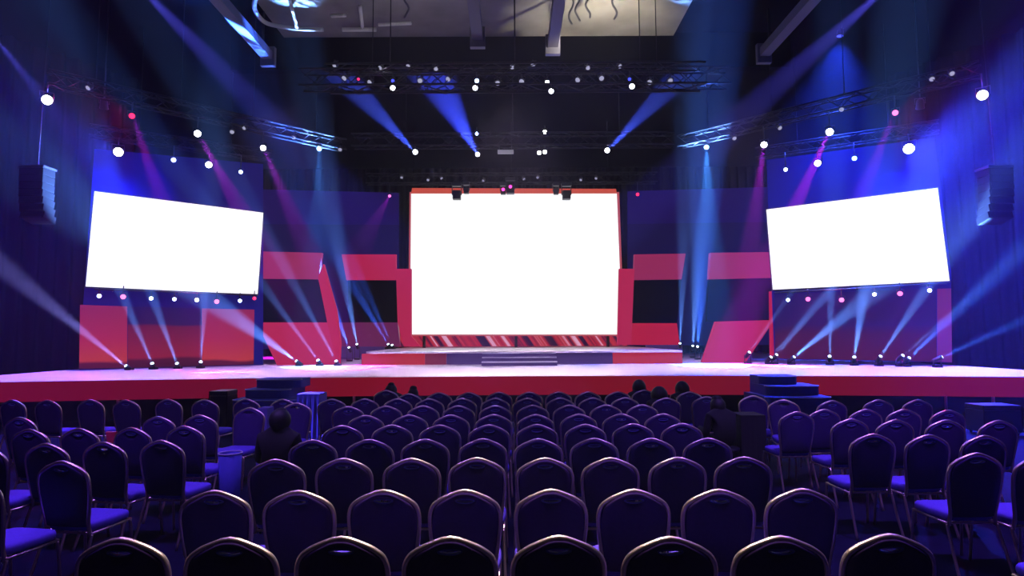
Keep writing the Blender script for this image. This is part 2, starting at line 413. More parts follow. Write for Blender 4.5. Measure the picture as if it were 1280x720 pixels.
tl, nl = tower('left-hand', TLa, TLb, [(118, 186), (329, 205), (329, 456), (99, 462), (104, 380)],
      [(118, 239), (329, 266), (322, 368), (107, 358)],
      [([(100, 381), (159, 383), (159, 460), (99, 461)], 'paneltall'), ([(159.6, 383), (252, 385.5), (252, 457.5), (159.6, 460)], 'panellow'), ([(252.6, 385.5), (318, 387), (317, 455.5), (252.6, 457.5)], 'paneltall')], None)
tr_, nr = tower('right-hand', TRa, TRb, [(958, 200), (1168, 172), (1189, 340), (1190, 453), (968, 449)],
      [(958, 262), (1172, 235), (1187, 351), (966, 362)],
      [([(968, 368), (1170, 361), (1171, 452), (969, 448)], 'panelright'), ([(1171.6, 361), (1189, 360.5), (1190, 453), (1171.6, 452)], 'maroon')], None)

# ------------------------------------------------------------------ trusses
def truss(a, b, size, label, hangers=3, name='lighting_truss'):
    a = Vector(a); b = Vector(b); root = empty(name, a); tag(root, label, 'truss', 'dark lighting trusses hung from the ceiling')
    t = (b - a); L = t.length; t.normalize(); side = t.cross(Vector((0, 0, 1))).normalized() * size / 2; up = Vector((0, 0, size / 2))
    cor = [side + up, side - up, -side - up, -side + up]
    for c in cor: MB().tube([c, c + t * L], .026, 6).build('chord', M['truss'], root, True)
    m = MB(); n = max(2, int(L / size / 1.1))
    for i in range(n):
        for k in range(4):
            p, q = cor[k], cor[(k + 1) % 4]
            if i % 2: p, q = q, p
            m.tube([p + t * (L * i / n), q + t * (L * (i + 1) / n)], .013, 4)
    m.build('lacing', M['truss'], root)
    for k in range(hangers):
        u = (k + .5) / hangers * L; p = t * u
        MB().tube([p + up, Vector((p.x, p.y, ZC + .1 - a.z))], .012, 5).build('hanging_cable', M['truss'], root)
    return root
TL1, TL2 = PP(60, 90, (-30, 14.3), (30, 14.3)), P(430, 181, 19.6); TL1.z = TL2.z = 7.95
TR1, TR2 = P(1225, 84, 14.2), P(850, 181, 19.6); TR1.z = TR2.z = 8.0
truss(TL1, TL2, .32, 'long dark truss slanting over the left-hand screen', 4)
truss(TR1, TR2, .32, 'long dark truss slanting over the right-hand screen', 4)
truss((-4.3, 14.4, 7.95), (4.5, 14.4, 7.95), .5, 'black lighting truss crossing high above the front of the stage', 3)
truss((-5.6, 16.4, 8.75), (5.8, 16.4, 8.75), .45, 'second black truss crossing just above and behind the front one', 3)
truss((-5.2, 20.3, 8.3), (5.3, 20.3, 8.3), .4, 'dark truss crossing mid stage where the beam lights hang', 3)
truss((-6.2, 26.6, 8.62), (6.2, 26.6, 8.62), .4, 'low dark truss running along the top of the centre screen', 3)
def offs(a, n, k): return (a[0] + n.x * k, a[1] + n.y * k)
a, b = offs(TLa, nl, -.5), offs(TLb, nl, -.5)
truss((a[0], a[1], 7.75), (b[0], b[1], 7.75), .3, 'short dark truss along the top of the left-hand scenic wall', 2)
a, b = offs(TRa, nr, -.5), offs(TRb, nr, -.5)
truss((a[0], a[1], 7.75), (b[0], b[1], 7.75), .3, 'short dark truss along the top of the right-hand scenic wall', 2)

# ceiling beams running towards the stage
for (xa_, ya, xb_, yb), lab in [((280, 0, 335, 70), 'pale lavender roof beam sloping away, first from the left'), ((593, 0, 597, 46), 'violet-lit roof beam left of the ceiling centre line'),
                     ((700, 0, 691, 55), 'violet-lit roof beam right of the ceiling centre line'), ((1020, 0, 955, 66), 'pale lavender roof beam in the blue haze at the far right of the ceiling')]:
    e = PZ(xb_, yb, 9.9); s0 = PZ(xa_, ya - 8, 9.9); 
    rb = empty('roof_beam', e); tag(rb, lab, 'beam', 'roof beams running towards the stage')
    d = (s0 - e); MB().box((-.14, d.y * 1.0, -.12), (.14, 0, .12)).build('girder', M['steel'], rb)
    k = rb.children if False else None
    MB().box((-.2, -.05, -.3), (.2, .1, .26)).build('end_bracket', M['steel'], rb)
    for yy in (-.4, d.y * .8): MB().tube([(0, yy, .1), (0, yy, ZC - 9.9)], .04, 6).build('hanger', M['truss'], rb)
# pale conduit pipes under the slab
pts = [PZ(x, y, 10.6) for x, y in [(322, -12), (318, 10), (330, 27), (350, 33), (375, 36), (404, 37)]]
o = MB().tube(smooth_curve([tuple(p) for p in pts], 5), .06, 8).build('ceiling_pipe', M['pipe'], smooth=True); tag(o, 'curved pale pipe under the ceiling slab at the upper left', 'pipe')
for x0, y0, x1, y1, r, lab in [(362, 0, 371, 34, .045, 'short pale branch pipe running into the curved pipe'), (428, 37, 470, 37, .06, 'straight pale pipe length at the left edge of the bright slab'),
                              (473, 31, 514, 29, .05, 'straight pale pipe length beside the bright ceiling slab'), (450, 8, 453, 34, .05, 'short upright-looking pale pipe stub under the slab'), (414, 20, 432, 19, .05, 'thin pale pipe near the left slab edge')]:
    o = MB().tube([PZ(x0, y0, 10.55), PZ(x1, y1, 10.55)], r, 8).build('ceiling_pipe', M['pipe'], smooth=True); tag(o, lab, 'pipe')
for i, (x, y0, y1) in enumerate([(714, -5, 30), (722, -5, 26), (735, -5, 22), (768, -5, 24), (508, -5, 22)]):
    pts = [tuple(PZ(x + 3 * math.sin(k * 1.3 + i), y0 + (y1 - y0) * k / 5, 10.5 - .03 * k)) for k in range(6)]
    o = MB().tube(smooth_curve(pts, 3), .03, 6).build('ceiling_cable', M['black'], smooth=True)
    tag(o, 'black cable looping under the bright slab, %s from the right' % ORD[[3, 4, 2, 1, 5][i]] if i != 1 else 'black cable looping under the bright slab, fourth from the right', 'cable', 'cables under the ceiling slab')

# ------------------------------------------------------------------ light fixtures
def axis_mat(dirv):
    return dirv.to_track_quat('Z', 'Y').to_matrix().to_4x4()
LENSGEO = {}
def hanging_light(pos, aim, color, label, r=.085, group=None, top=None, name='par_light'):
    """can light: pos = centre of the lens, aim = unit vector the lens looks along"""
    aim = Vector(aim).normalized(); A = axis_mat(aim); r *= .8; L = r * 2.6
    root = empty(name, pos); tag(root, label, 'stage light', group)
    MB().lathe([(r * .55, -L), (r * .9, -L * .8), (r * 1.05, -.01), (r * 1.12, .0), (r * 1.12, .012), (r * .98, .012), (r * .98, -.015)], 16, A).build('can', M['black'], root, True)
    MB().lathe([(r * .95, -.012), (r * .9, .004), (r * .5, .02), (r * .1, .024)], 16, A).build('lens', LENS[color], root, True)
    c = -aim * L * .45
    s = aim.cross(Vector((0, 0, 1)))
    s = s.normalized() if s.length > .05 else Vector((1, 0, 0))
    h = top if top else r * 3
    MB().tube([c + s * r * 1.15, c + s * r * 1.2 + Vector((0, 0, r * 1.6)), c - s * r * 1.2 + Vector((0, 0, r * 1.6)), c - s * r * 1.15], .012, 6).build('yoke', M['black'], root, True)
    MB().tube([c + Vector((0, 0, r * 1.6)), Vector((0, 0, h))], .016, 6).build('clamp', M['black'], root, True)
    return root
def floor_beam(pos, aim, label, group, color='beam'):
    """small moving-head lamp standing on the deck; pos = lens centre"""
    aim = Vector(aim).normalized(); A = axis_mat(aim); pos = Vector(pos)
    root = empty('moving_head_light', (pos.x, pos.y, pos.z)); tag(root, label, 'stage light', group)
    r = .055
    MB().lathe([(r * .7, -.27), (r * 1.05, -.22), (r * 1.1, -.05), (r * .95, 0), (r * .85, -.01)], 14, A).build('head', M['black'], root, True)
    MB().lathe([(r * .85, -.012), (r * .5, .006), (.01, .01)], 14, A).build('lens', LENS[color], root, True)
    return root
CAMP = Vector((0, 0, H))
def beam_light(root, aim, power, col, size, blend=.5, radius=.03, ahead=.05):
    aim = Vector(aim).normalized(); p = root.location + aim * ahead
    l = lamp('SPOT', 'beam', aim * ahead, power, col, aim * 2, size, blend, radius); l.parent = root
    return l

# --- moving heads standing on the stage.  base px, far px, lens height z, spread, power, colour
ICE = (.13, .32, 1); BLU = (.045, .16, 1); PALE = (.34, .30, 1)
beams = [
 (157, 457, 96, 408, 1.10, 9, .8, PALE, 0), (190, 454, 158, 380, 1.12, 7, .5, ICE, 0), (221, 454, 190, 370, 1.12, 7, .6, ICE, 0), (251, 452, 256, 365, 1.12, 6, .5, ICE, 0),
 (370, 451, 305, 405, 1.14, 15, .9, ICE, 0), (397, 450, 335, 365, 1.14, 6, .7, ICE, 0), (420, 451, 362, 345, 1.16, 6, .7, ICE, 0),
 (436, 434, 392, 320, 1.22, 10, .9, BLU, 1), (446, 430, 427, 330, 1.5, 8, .8, ICE, 1), (485, 430, 425, 330, 1.5, 9, .6, BLU, 1), (490, 431, 380, 200, 1.5, 7, .35, BLU, 1),
 (850, 429, 854, 330, 1.5, 7, .7, ICE, 1), (866, 432, 873, 320, 1.3, 9, 1.1, ICE, 1), (872, 433, 893, 110, 1.3, 10, .8, BLU, 1),
 (893, 438, 928, 335, 1.2, 7, .8, ICE, 1), (913, 438, 972, 330, 1.2, 6, .6, ICE, 1), (937, 440, 976, 385, 1.2, 5, .4, ICE, 0),
 (964, 446, 1010, 392, 1.15, 6, .5, ICE, 0), (971, 443, 1020, 385, 1.15, 7, .6, ICE, 0), (993, 446, 1062, 390, 1.15, 13, .9, ICE, 0), (1037, 445, 1038, 400, 1.15, 6, .5, ICE, 0),
 (1068, 446, 1080, 365, 1.15, 9, .7, ICE, 0), (1101, 445, 1155, 365, 1.15, 8, .8, ICE, 0), (1129, 444, 1170, 408, 1.15, 5, .5, ICE, 0), (1137, 447, 1290, 300, 1.15, 10, 1.2, BLU, 0), (1178, 446, 1290, 395, 1.15, 9, 1.0, BLU, 0)]
nb = len(beams)
for i, (bx, by, ex, ey, z, sp, pw, col, rear) in enumerate(beams):
    if bx < 330: D = 18.2 + (bx - 99) / 231 * 2.2 - .75
    elif bx > 958: D = 20.4 - (bx - 958) / 231 * 2.6 - .75
    elif rear: D = 25.2 if by < 433 else 23.5
    else: D = 20.0
    p = P(bx, by, D); q = P(ex, ey, D * (1 - .001 * max(0, by - ey)) - .35)
    aim = (q - p).normalized()
    if bx < 640:
        lab = 'small beam light standing on the stage, %s from the left end' % ORD[i + 1]
    else:
        k = nb - i; lab = 'small beam light standing on the stage, %s from the right end' % (ORD[k] if k < 15 else 'fifteenth')
    root = floor_beam(p, aim, lab, 'beam lights standing along the back of the stage')
    # base reaches down to the deck (or the riser)
    dz = p.z - (ZR if (rear and xa < p.x - aim.x * .14 < xb) else ZS)
    c = -aim * .14
    MB().box((c.x - .1, c.y - .08, -dz), (c.x + .1, c.y + .08, -dz + .07), .01).build('base', M['black'], root)
    s = Vector((1, 0, 0))
    MB().tube([(c.x - .1, c.y, c.z), (c.x - .1, c.y, -dz + .06)], .012, 6).tube([(c.x + .1, c.y, c.z), (c.x + .1, c.y, -dz + .06)], .012, 6).build('yoke', M['black'], root, True)
    beam_light(root, aim, BEAM * pw * (1.7 if pw < 1 else 1.15), col, sp, .8)

# --- upper fixtures
ups = []   # px, py, plane, colour, r
def plane_of(tag_):
    return {'TL': ((TL1.x + .10, TL1.y - .12), (TL2.x + .10, TL2.y - .12)), 'TR': ((TR1.x - .10, TR1.y - .12), (TR2.x - .10, TR2.y - .12)), 'F': ((-9, 14.15), (9, 14.15)), 'F2': ((-9, 16.175), (9, 16.175)),
            'M': ((-9, 20.1), (9, 20.1)), 'C': ((-9, 26.4), (9, 26.4)), 'SL': (offs(TLa, nl, -.75), offs(TLb, nl, -.75)), 'SR': (offs(TRa, nr, -.75), offs(TRb, nr, -.75))}[tag_]
WH = {'TL': 'the truss over the left-hand screen', 'TR': 'the truss over the right-hand screen', 'F': 'the front centre truss', 'M': 'the mid-stage truss', 'C': 'the truss above the centre screen',
      'SL': 'the rig along the left-hand scenic wall', 'SR': 'the rig along the right-hand scenic wall'}
up = [(59, 125, 'TL', 'white', .14), (165, 145, 'TL', 'red', .09), (247, 167, 'TL', 'white', .11), (329, 185, 'TL', 'white', .10), (399, 186, 'TL', 'teal', .09),
      (148, 190, 'SL', 'white', .16), (217, 200, 'SL', 'blue', .085), (261, 206, 'SL', 'white', .12), (301, 215, 'SL', 'blue', .075),
      (1228, 119, 'TR', 'white', .14), (1119, 141, 'TR', 'pink', .09), (1037, 165, 'TR', 'white', .12), (955, 181, 'TR', 'white', .11), (883, 184, 'TR', 'teal', .09),
      (1136, 186, 'SR', 'white', .18), (1068, 198, 'SR', 'teal', .085), (1022, 204, 'SR', 'white', .12), (982, 212, 'SR', 'blue', .075),
      (491, 110, 'F', 'white', .07), (491, 101, 'F', 'deep', .05), (594, 110, 'F', 'white', .07), (596, 101, 'F', 'blue', .06), (684, 103, 'F', 'white', .06), (689, 114, 'F', 'white', .07), (790, 108, 'F', 'white', .075), (787, 99, 'F', 'deep', .05),
      (448, 99, 'F', 'red', .04), (519, 190, 'M', 'white', .10), (597, 193, 'M', 'white', .09), (596, 167, 'M', 'blue', .07), (674, 191, 'M', 'white', .08), (681, 190, 'M', 'white', .08), (681, 165, 'M', 'white', .08), (759, 188, 'M', 'white', .10),
      (487, 245, 'C', 'pink', .08), (797, 243, 'C', 'red', .09)]
for k, (px, n) in enumerate([(124, 'blue'), (154, 'pink'), (189, 'blue'), (218, 'blue'), (246, 'white'), (271, 'pink'), (300, 'blue'), (318, 'red')]):
    up.append((px, [370, 371, 373, 374, 375, 377, 376, 373][k], 'SL', n, .09 if n == 'pink' else .07))
for k, (px, n) in enumerate([(985, 'blue'), (1010, 'pink'), (1052, 'pink'), (1093, 'blue'), (1125, 'pink'), (1162, 'blue')]):
    up.append((px, [375, 374, 375, 368, 367, 363][k], 'SR', n, .09 if n == 'pink' else .07))
truss_z = {'TL': 7.8, 'TR': 7.85, 'F': 7.7, 'M': 8.1, 'C': 8.42, 'SL': 7.6, 'SR': 7.6}
cnt = {}
roots = {}
CN = {'white': 'white-glowing', 'blue': 'pale blue-glowing', 'red': 'red-glowing', 'pink': 'pink-glowing', 'teal': 'ice blue-glowing', 'deep': 'deep blue-glowing'}
for px, py, pl, colr, r in up:
    a, b = plane_of(pl); pos = PP(px, py, a, b); low = py > 340
    key = (pl, low)
    same = sorted([u for u in up if u[2] == pl and (u[1] > 340) == low], key=lambda u: (u[0], u[1]))
    idx = same.index((px, py, pl, colr, r)) + 1
    where = ('under the left-hand screen' if pl == 'SL' else 'under the right-hand screen') if low else 'on ' + WH[pl]
    lab = '%s stage light %s, %s from the left' % (CN[colr], where, ORD[idx])
    aim = (CAMP + Vector((0, 3, 0)) - pos).normalized()
    tz = r * 3.4 if low else max(.2, truss_z[pl] - pos.z)
    roots[(px, py)] = hanging_light(pos, aim, colr, lab, r, 'glowing lights ' + where, top=tz)
    if low and False: pass
# bars that carry the lights beneath the side screens
for nm, A_, B_, x0, x1, y0, y1, n_ in (('left-hand', *plane_of('SL'), 118, 322, 361.5, 368.5, nl), ('right-hand', *plane_of('SR'), 968, 1184, 366, 354, nr)):
    p, q = PP(x0, y0, A_, B_), PP(x1, y1, A_, B_)
    rb = empty('lighting_bar', p); tag(rb, 'thin black lighting bar under the %s screen' % nm, 'lighting bar')
    MB().tube([(0, 0, 0), q - p], .025, 8).build('bar', M['black'], rb, True)
    for u in (.1, .5, .9):
        c = (q - p) * u
        MB().tube([c, c + n_ * .76], .018, 6).build('bracket', M['black'], rb, True)

def aimed(key, ex, ey, dD, power, col, size, blend=.6, radius=.04):
    r = roots[key]; pos = r.location; q = P(ex, ey, pos.y + dD); aim = (q - pos).normalized()
    # start in front of the lens
    cam_aim = (CAMP + Vector((0, 3, 0)) - pos).normalized()
    l = lamp('SPOT', 'beam', cam_aim * .07, power, col, cam_aim * .07 + aim, size, blend, radius); l.parent = r
    return l
DB = (.05, .09, 1)
aimed((519, 190), 435, 102, -.5, BEAM * 1.2, (.07, .12, 1), 19)
aimed((597, 193), 548, 105, -.5, BEAM * 1.4, (.05, .08, 1), 30)
aimed((759, 188), 845, 100, -.5, BEAM * 1.2, (.07, .12, 1), 18)
MAG = (.60, .01, .75)
for k, ex, ey, pw, sz in [((165, 145), 205, 260, 1.2, 14), ((247, 167), 300, 260, 1.8, 15), ((329, 185), 362, 260, 1.3, 16), ((1119, 141), 1095, 200, 1.2, 15), ((1037, 165), 1000, 245, 4.0, 13), ((955, 181), 945, 260, 2.0, 15), ((487, 245), 455, 300, .3, 30)]:
    aimed(k, ex, ey, .5, BEAM * pw * .25, MAG, sz)
for k, ex, ey, pw, sz in [((399, 186), 396, 320, .4, 18), ((883, 184), 886, 330, 1.0, 20)]:
    aimed(k, ex, ey, .3, BEAM * pw * .6, (.06, .32, 1), sz)
# broad glow of the strongest blue lights in the haze
def glow(key, power, col, size=150):
    r = roots[key]; a = (CAMP - r.location).normalized()
    if abs(key[0] - 640) > 300:       # the side lamps are turned outwards, away from the centre
        a = (a + Vector((.9 if key[0] > 640 else -.9, .3, -.1))).normalized(); size = 130
    l = lamp('SPOT', 'glow', (CAMP - r.location).normalized() * .28, power * 4.0, col, (CAMP - r.location).normalized() * .28 + a * 2, size, .35, .06); l.parent = r
for k, pw in [((148, 190), 1300), ((1136, 186), 8500), ((59, 125), 120), ((1228, 119), 250), ((261, 206), 300), ((217, 200), 200), ((1022, 204), 500), ((1068, 198), 500)]:
    glow(k, pw, (.03, .05, 1))
for k in [(491, 110), (594, 110), (689, 114), (790, 108), (674, 191), (681, 165)]: glow(k, 14, (.03, .05, 1))
for (px, py, D, ex, ey, pw, sz) in [(1150, 135, 16.3, 1140, 420, 36000, 62), (1050, 45, 18.5, 1030, 330, 40000, 76), (130, 135, 16.3, 130, 420, 9000, 60)]:  # added floods that tint the side haze blue; no such fixtures there
    p = P(px, py, D); q = P(ex, ey, D + (4 if D < 17 else -.5)); a = (q - p).normalized()
    r_ = hanging_light(p, a, 'deep', 'added deep blue haze flood hanging %s' % ('before the left-hand screen' if px < 640 else 'above the right-hand screen, %s of two' % ('outer' if px > 1100 else 'inner')), .12, None, top=ZC + .1 - p.z + .1, name='added_haze_flood')
    beam_light(r_, a, pw, (.02, .06, 1), sz, 1, .1)
for k in [(154, 371), (271, 377), (1010, 374), (1052, 375), (1125, 367)]: glow(k, 60, (1, .02, .6))
for k in [(165, 145), (1119, 141)]: glow(k, 150, (1, .02, .15))
# beams falling in from fixtures above the frame
for (sx, sy, ex, ey, D, pw, lab) in [(150, -42, 245, 55, 13, .5, 'beam light hung high above the left truss'), (1130, -35, 1015, 68, 13, .6, 'beam light hung high above the right truss'), (-12, 40, 20, 80, 12, .2, 'beam light hung at the far left end of the rig')]:
    p, q = P(sx, sy, D), P(ex, ey, D); a = (q - p).normalized()
    r_ = hanging_light(p, a, 'blue', lab, .1, None, top=ZC + .1 - p.z + .1)
    beam_light(r_, a, BEAM * pw, (.12, .1, 1), 9)

# --- black moving heads hanging in front of the centre screen
for px, py, lab in [(571, 243, 'black moving-head light hanging before the top left of the centre screen'), (583, 238, 'small black spotlight beside the left moving head above the screen'), (629, 239, 'black spotlight hanging just left of the magenta-lit one'), (638, 236, 'magenta-lit moving-head light hanging above the middle of the screen'),
                    (695, 239, 'small black spotlight beside the right moving head above the screen'), (708, 243, 'black moving-head light hanging before the top right of the centre screen')]:
    p = P(px, py, 26.3); big = 'moving' in lab and 'beside' not in lab
    root = empty('moving_head_light', p); tag(root, lab, 'stage light', 'dark moving heads above the centre screen')
    k = .17 if big else .11
    MB().box((-k, -k, -k * 1.3), (k, k, k * .9), .03).build('head', M['black'], root)
    MB().box((-k * 1.25, -.05, -.02), (-k * 1.05, .05, k * 2)).box((k * 1.05, -.05, -.02), (k * 1.25, .05, k * 2)).build('yoke', M['black'], root)
    MB().box((-k * 1.25, -.12, k * 2), (k * 1.25, .12, k * 2 + .14), .02).build('base', M['black'], root)
    MB().tube([(0, 0, k * 2 + .1), (0, .2, 8.42 - p.z)], .02, 6).build('clamp', M['black'], root)
    if 'magenta' in lab:
        MB().lathe([(.07, 0), (.06, .02), (.01, .03)], 12, Matrix.Translation((0, -k - .003, .05)) @ Matrix.Rotation(R(90), 4, 'X')).build('lens', lens_mat('lens_magenta', (1, .05, .45), 3), root)
# small dark fixtures along the trusses (unlit, lenses set faintly emissive)
def dark_par(px, py, pl, k, where):
    a, b = plane_of(pl) if pl != 'F2' else plane_of('F2'); pos = PP(px, py, a, b)
    top = {'F': 7.72, 'F2': 8.54, 'C': 8.43, 'TL': 7.8, 'TR': 7.9, 'M': 8.2}[pl]
    hanging_light(pos, (random.uniform(-.4, .4), -.7, -.6), 'dim', 'unlit black stage light hanging %s, %s from the left' % (where, ORD[k]), .075, 'unlit lights ' + where, top=max(.15, top - pos.z))
for k, px in enumerate([430, 462, 525, 560, 622, 652, 722, 752, 812, 838]): dark_par(px, 98 + (k * 5) % 7, 'F', k + 1, 'on the front centre truss')
for k, px in enumerate([418, 475, 510, 545, 640, 666, 735, 775]): dark_par(px, 82 + (k * 3) % 5, 'F2', k + 1, 'on the second truss')
for k, px in enumerate([502, 535, 552, 604, 655, 672, 726, 745]): dark_par(px, 222 + (k * 3) % 5, 'C', k + 1, 'along the truss above the centre screen')
for k, (px, py) in enumerate([(110, 110), (290, 165), (305, 160), (367, 172), (425, 187)]): dark_par(px, py, 'TL', k + 1, 'on the truss over the left-hand screen')
for k, (px, py) in enumerate([(918, 173), (975, 160), (1052, 137), (1165, 99), (1190, 92)]): dark_par(px, py, 'TR', k + 1, 'on the truss over the right-hand screen')
p = P(632, 190, 20.2)
o = empty('strip_light', p); tag(o, 'short pale strip light hanging at the middle of the mid-stage truss', 'stage light')
MB().box((-.26, -.05, -.06), (.26, .05, .06), .01).build('housing', pm('grey_strip', (.3, .3, .33), .5, emit=(.5, .48, .55), es=.35), o)
MB().tube([(-.2, 0, .05), (-.2, .05, 8.12 - p.z)], .012, 6).tube([(.2, 0, .05), (.2, .05, 8.12 - p.z)], .012, 6).build('bracket', M['black'], o)

# --- hanging speaker arrays
for px, D, lab in [(47, 14.6, 'black curved speaker array hanging outside the left-hand screen'), (1243, 14.4, 'black curved speaker array hanging outside the right-hand screen')]:
    p = P(px, 212, D); root = empty('line_array_speaker', p); tag(root, lab, 'speaker')
    y = 0; z = 0
    for k in range(7):
        a = R(2.5 * k)
        mt_ = Matrix.Translation((0, y, z)) @ Matrix.Rotation(-a, 4, 'X')
        c = MB().box((-.28, -.2, -.17), (.28, .2, 0), .015, mt_).build('cabinet', M['cab'], root)
        MB().box((-.25, -.212, -.155), (.25, -.2, -.015), 0, mt_).build('grille', M['grille'], c)
        z -= .175 * math.cos(a); y += .175 * math.sin(a)
    MB().box((-.3, -.22, .0), (.3, .22, .05)).build('top_frame', M['truss'], root)
    MB().tube([(0, 0, .05), (.12 if px < 640 else -.12, 0, ZC + .1 - p.z)], .012, 6).build('hanging_cable', M['truss'], root)

# ------------------------------------------------------------------ banquet chair
def make_chair():
    root = empty('banquet_chair')
    tilt = math.tan(R(9))
    def bp(u, v, w): return Vector((u, -.205 - v * tilt + w, .455 + v))
    half = [(0, .497), (.05, .490), (.11, .465), (.165, .437), (.202, .405), (.220, .355), (.221, .28), (.212, .19), (.199, .10), (.188, .02), (.17, .0), (.08, -.004)]
    outl = half + [(0, -.004)] + [(-u, v) for u, v in half[:0:-1]]
    half = [(u * .93, v) for u, v in half]; outl = [(u * .93, v) for u, v in outl]
    outl = smooth_curve(outl, 3, True)
    hc = (0, .443); n = len(outl)
    m = MB(); rings = []
    def ring(fn, w):
        r = [m.bm.verts.new(bp(*fn(u, v), w)) for u, v in outl]; rings.append(r)
    def hole(u, v):
        a = math.atan2((v - hc[1]) * 1.0, (u - hc[0])); return (hc[0] + .058 * math.cos(a), hc[1] + .013 * math.sin(a) - .004 * math.cos(a) ** 2 * -1)
    def lerp(k):
        return lambda u, v: tuple(h + (o_ - h) * k for h, o_ in zip(hole(u, v), (u, v)))
    for fn, w_ in ((lerp(0), -.016), (lerp(.12), -.022), (lerp(.6), -.026), (lerp(.93), -.022), (lerp(1), -.012), (lerp(1), .012), (lerp(.93), .026), (lerp(.6), .04), (lerp(.12), .028), (lerp(0), .016)): ring(fn, w_)
    rr = rings + [rings[0]]
    for a, b in zip(rr, rr[1:]):
        for k in range(n): m.bm.faces.new((a[k], a[(k + 1) % n], b[(k + 1) % n], b[k]))
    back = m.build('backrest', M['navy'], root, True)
    hr = [bp(*hole(math.cos(t), hc[1] + math.sin(t)), -.02) for t in [2 * math.pi * k / 20 for k in range(20)]]
    MB().tube(hr, .0045, 5, True).build('hand_grip', M['grip'], back, True)
    # gilt tube round the back, down to the seat
    fr = [(u * 1.045, v + .006) for u, v in half[::-1] if v > -.001 and u > .1] ; fr = [(.19, -.07)] + [q for q in fr if q[1] > .01] 
    fr = fr + [(0, .505)] if fr[-1][0] > .001 else fr
    fr = [q for q in fr if q[0] > .001] + [(0, .504)] + [(-q[0], q[1]) for q in fr[::-1] if q[0] > .001]
    pts = [tuple(bp(u, v, -.003)) for u, v in smooth_curve(fr, 3)]
    MB().tube(pts, .015, 7).build('back_frame', M['gold'], root, True)
    # seat cushion
    m = MB(); prof = [(0, .93), (.012, .985), (.03, 1.0), (.05, .99), (.064, .95), (.072, .8), (.076, .4)]
    base = []
    for k in range(28):
        a = 2 * math.pi * k / 28; c, s_ = math.cos(a), math.sin(a); e = .36
        x = .222 * math.copysign(abs(c) ** e, c); y = .215 * math.copysign(abs(s_) ** e, s_)
        if y < 0: x *= .94
        base.append((x, y + .01))
    rg = [[m.bm.verts.new((x * s, (y - .01) * s + .01, .415 + z)) for x, y in base] for z, s in prof]
    for a, b in zip(rg, rg[1:]):
        for k in range(28): m.bm.faces.new((a[k], a[(k + 1) % 28], b[(k + 1) % 28], b[k]))
    m.bm.faces.new(rg[0][::-1]); m.bm.faces.new(rg[-1])
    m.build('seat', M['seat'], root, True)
    MB().tube([(-.205, -.205, .40), (-.212, .2, .405), (.212, .2, .405), (.205, -.205, .40)], .011, 6).tube([(-.20, -.19, .402), (.20, -.19, .402)], .011, 6).build('seat_frame', M['gold'], root, True)
    for s in (-1, 1):
        MB().tube(smooth_curve([(s * .203, -.197, .395), (s * .207, -.215, .34), (s * .213, -.27, .17), (s * .222, -.335, .0)], 3), .0125, 7).build('leg', M['gold'], root, True)
        MB().tube(smooth_curve([(s * .208, .195, .40), (s * .212, .205, .33), (s * .216, .222, .16), (s * .22, .24, .0)], 3), .0125, 7).build('leg', M['gold'], root, True)
    remember(root)
    return root
proto = make_chair(); first = [True]
def chair(x, y, rz, label, group):
    """x, y: where the top of the backrest is"""
    rz = R(rz); by = -.285
    c = proto if first[0] else copy_tree(proto); first[0] = False
    c.location = (x + by * math.sin(rz), y - by * math.cos(rz), 0)
    c.rotation_euler = (0, 0, rz); tag(c, label, 'chair', group)
    return c
ZT = .962
def chair_px(px, py, rz, label, group):
    p = PZ(px, py, ZT); return chair(p.x, p.y, rz, label, group)

rows = [([151, 295, 434, 572, 702, 833, 973, 1111], 672), ([268, 375, 482, 587, 690, 792, 900, 1002], 613), ([347, 431, 515, 597, 680, 763, 845, 930], 573),
        ([391, 464, 535, 606, 673, 740, 813, 885], 549), ([429, 491, 552, 611, 668, 729, 790, 853], 531), ([458, 513, 564, 616, 667, 722, 773, 829], 518.5),
        ([436, 483, 528, 572, 617, 664, 710, 755, 803], 507), ([415, 456, 499, 541, 585, 621, 662, 703, 741, 782], 498), ([549, 583, 622, 661, 700, 738, 773], 490.5)]
for i, (xs_, y) in enumerate(rows):
    for k, x in enumerate(xs_):
        p = PZ(640, y, ZT); D = p.y + random.uniform(-.02, .02)
        Xa, Xb = [(ray(q, y) * (p.y / ray(q, y).y)).x for q in (xs_[0], xs_[-1])]
        X = Xa + (Xb - Xa) * k / (len(xs_) - 1) + random.uniform(-.008, .008)
        chair(X, D, random.uniform(-1.5, 1.5), 'navy banquet chair, centre block, %s row from the camera, %s from the left' % (ORD[i + 1], ORD[k + 1]), 'banquet chairs in the centre block')
left = [([(-33, 597)], 'nearest'), ([(78, 577)], 'second'), ([(-20, 559), (58, 555), (130, 553), (202, 551)], 'third'), ([(37, 537), (99, 536), (165, 535), (231, 533)], 'fourth'),
        ([(25, 522), (198, 521), (250, 519)], 'fifth'), ([(60, 512), (87, 510), (126, 511), (152, 511.5), (183, 510), (227, 510), (272, 508), (309, 507)], 'farthest')]
for pts, nm in left:
    last = None
    for k, (x, y) in enumerate(pts):
        p = PZ(x, y + (3 - 2.5 * x / 640 if False else 0), ZT)
        if nm == 'farthest':
            p = PZ(x, y, ZT); p.x = -7.7 + k * .60; p.y = 9.75 + (.0 if k % 2 else .08)
        chair(p.x, p.y, -8 + random.uniform(-2.5, 2.5), 'navy banquet chair in the left-hand block, %s row%s' % (nm, '' if len(pts) == 1 else ', %s from the left' % ORD[k + 1]), 'banquet chairs in the left-hand block')
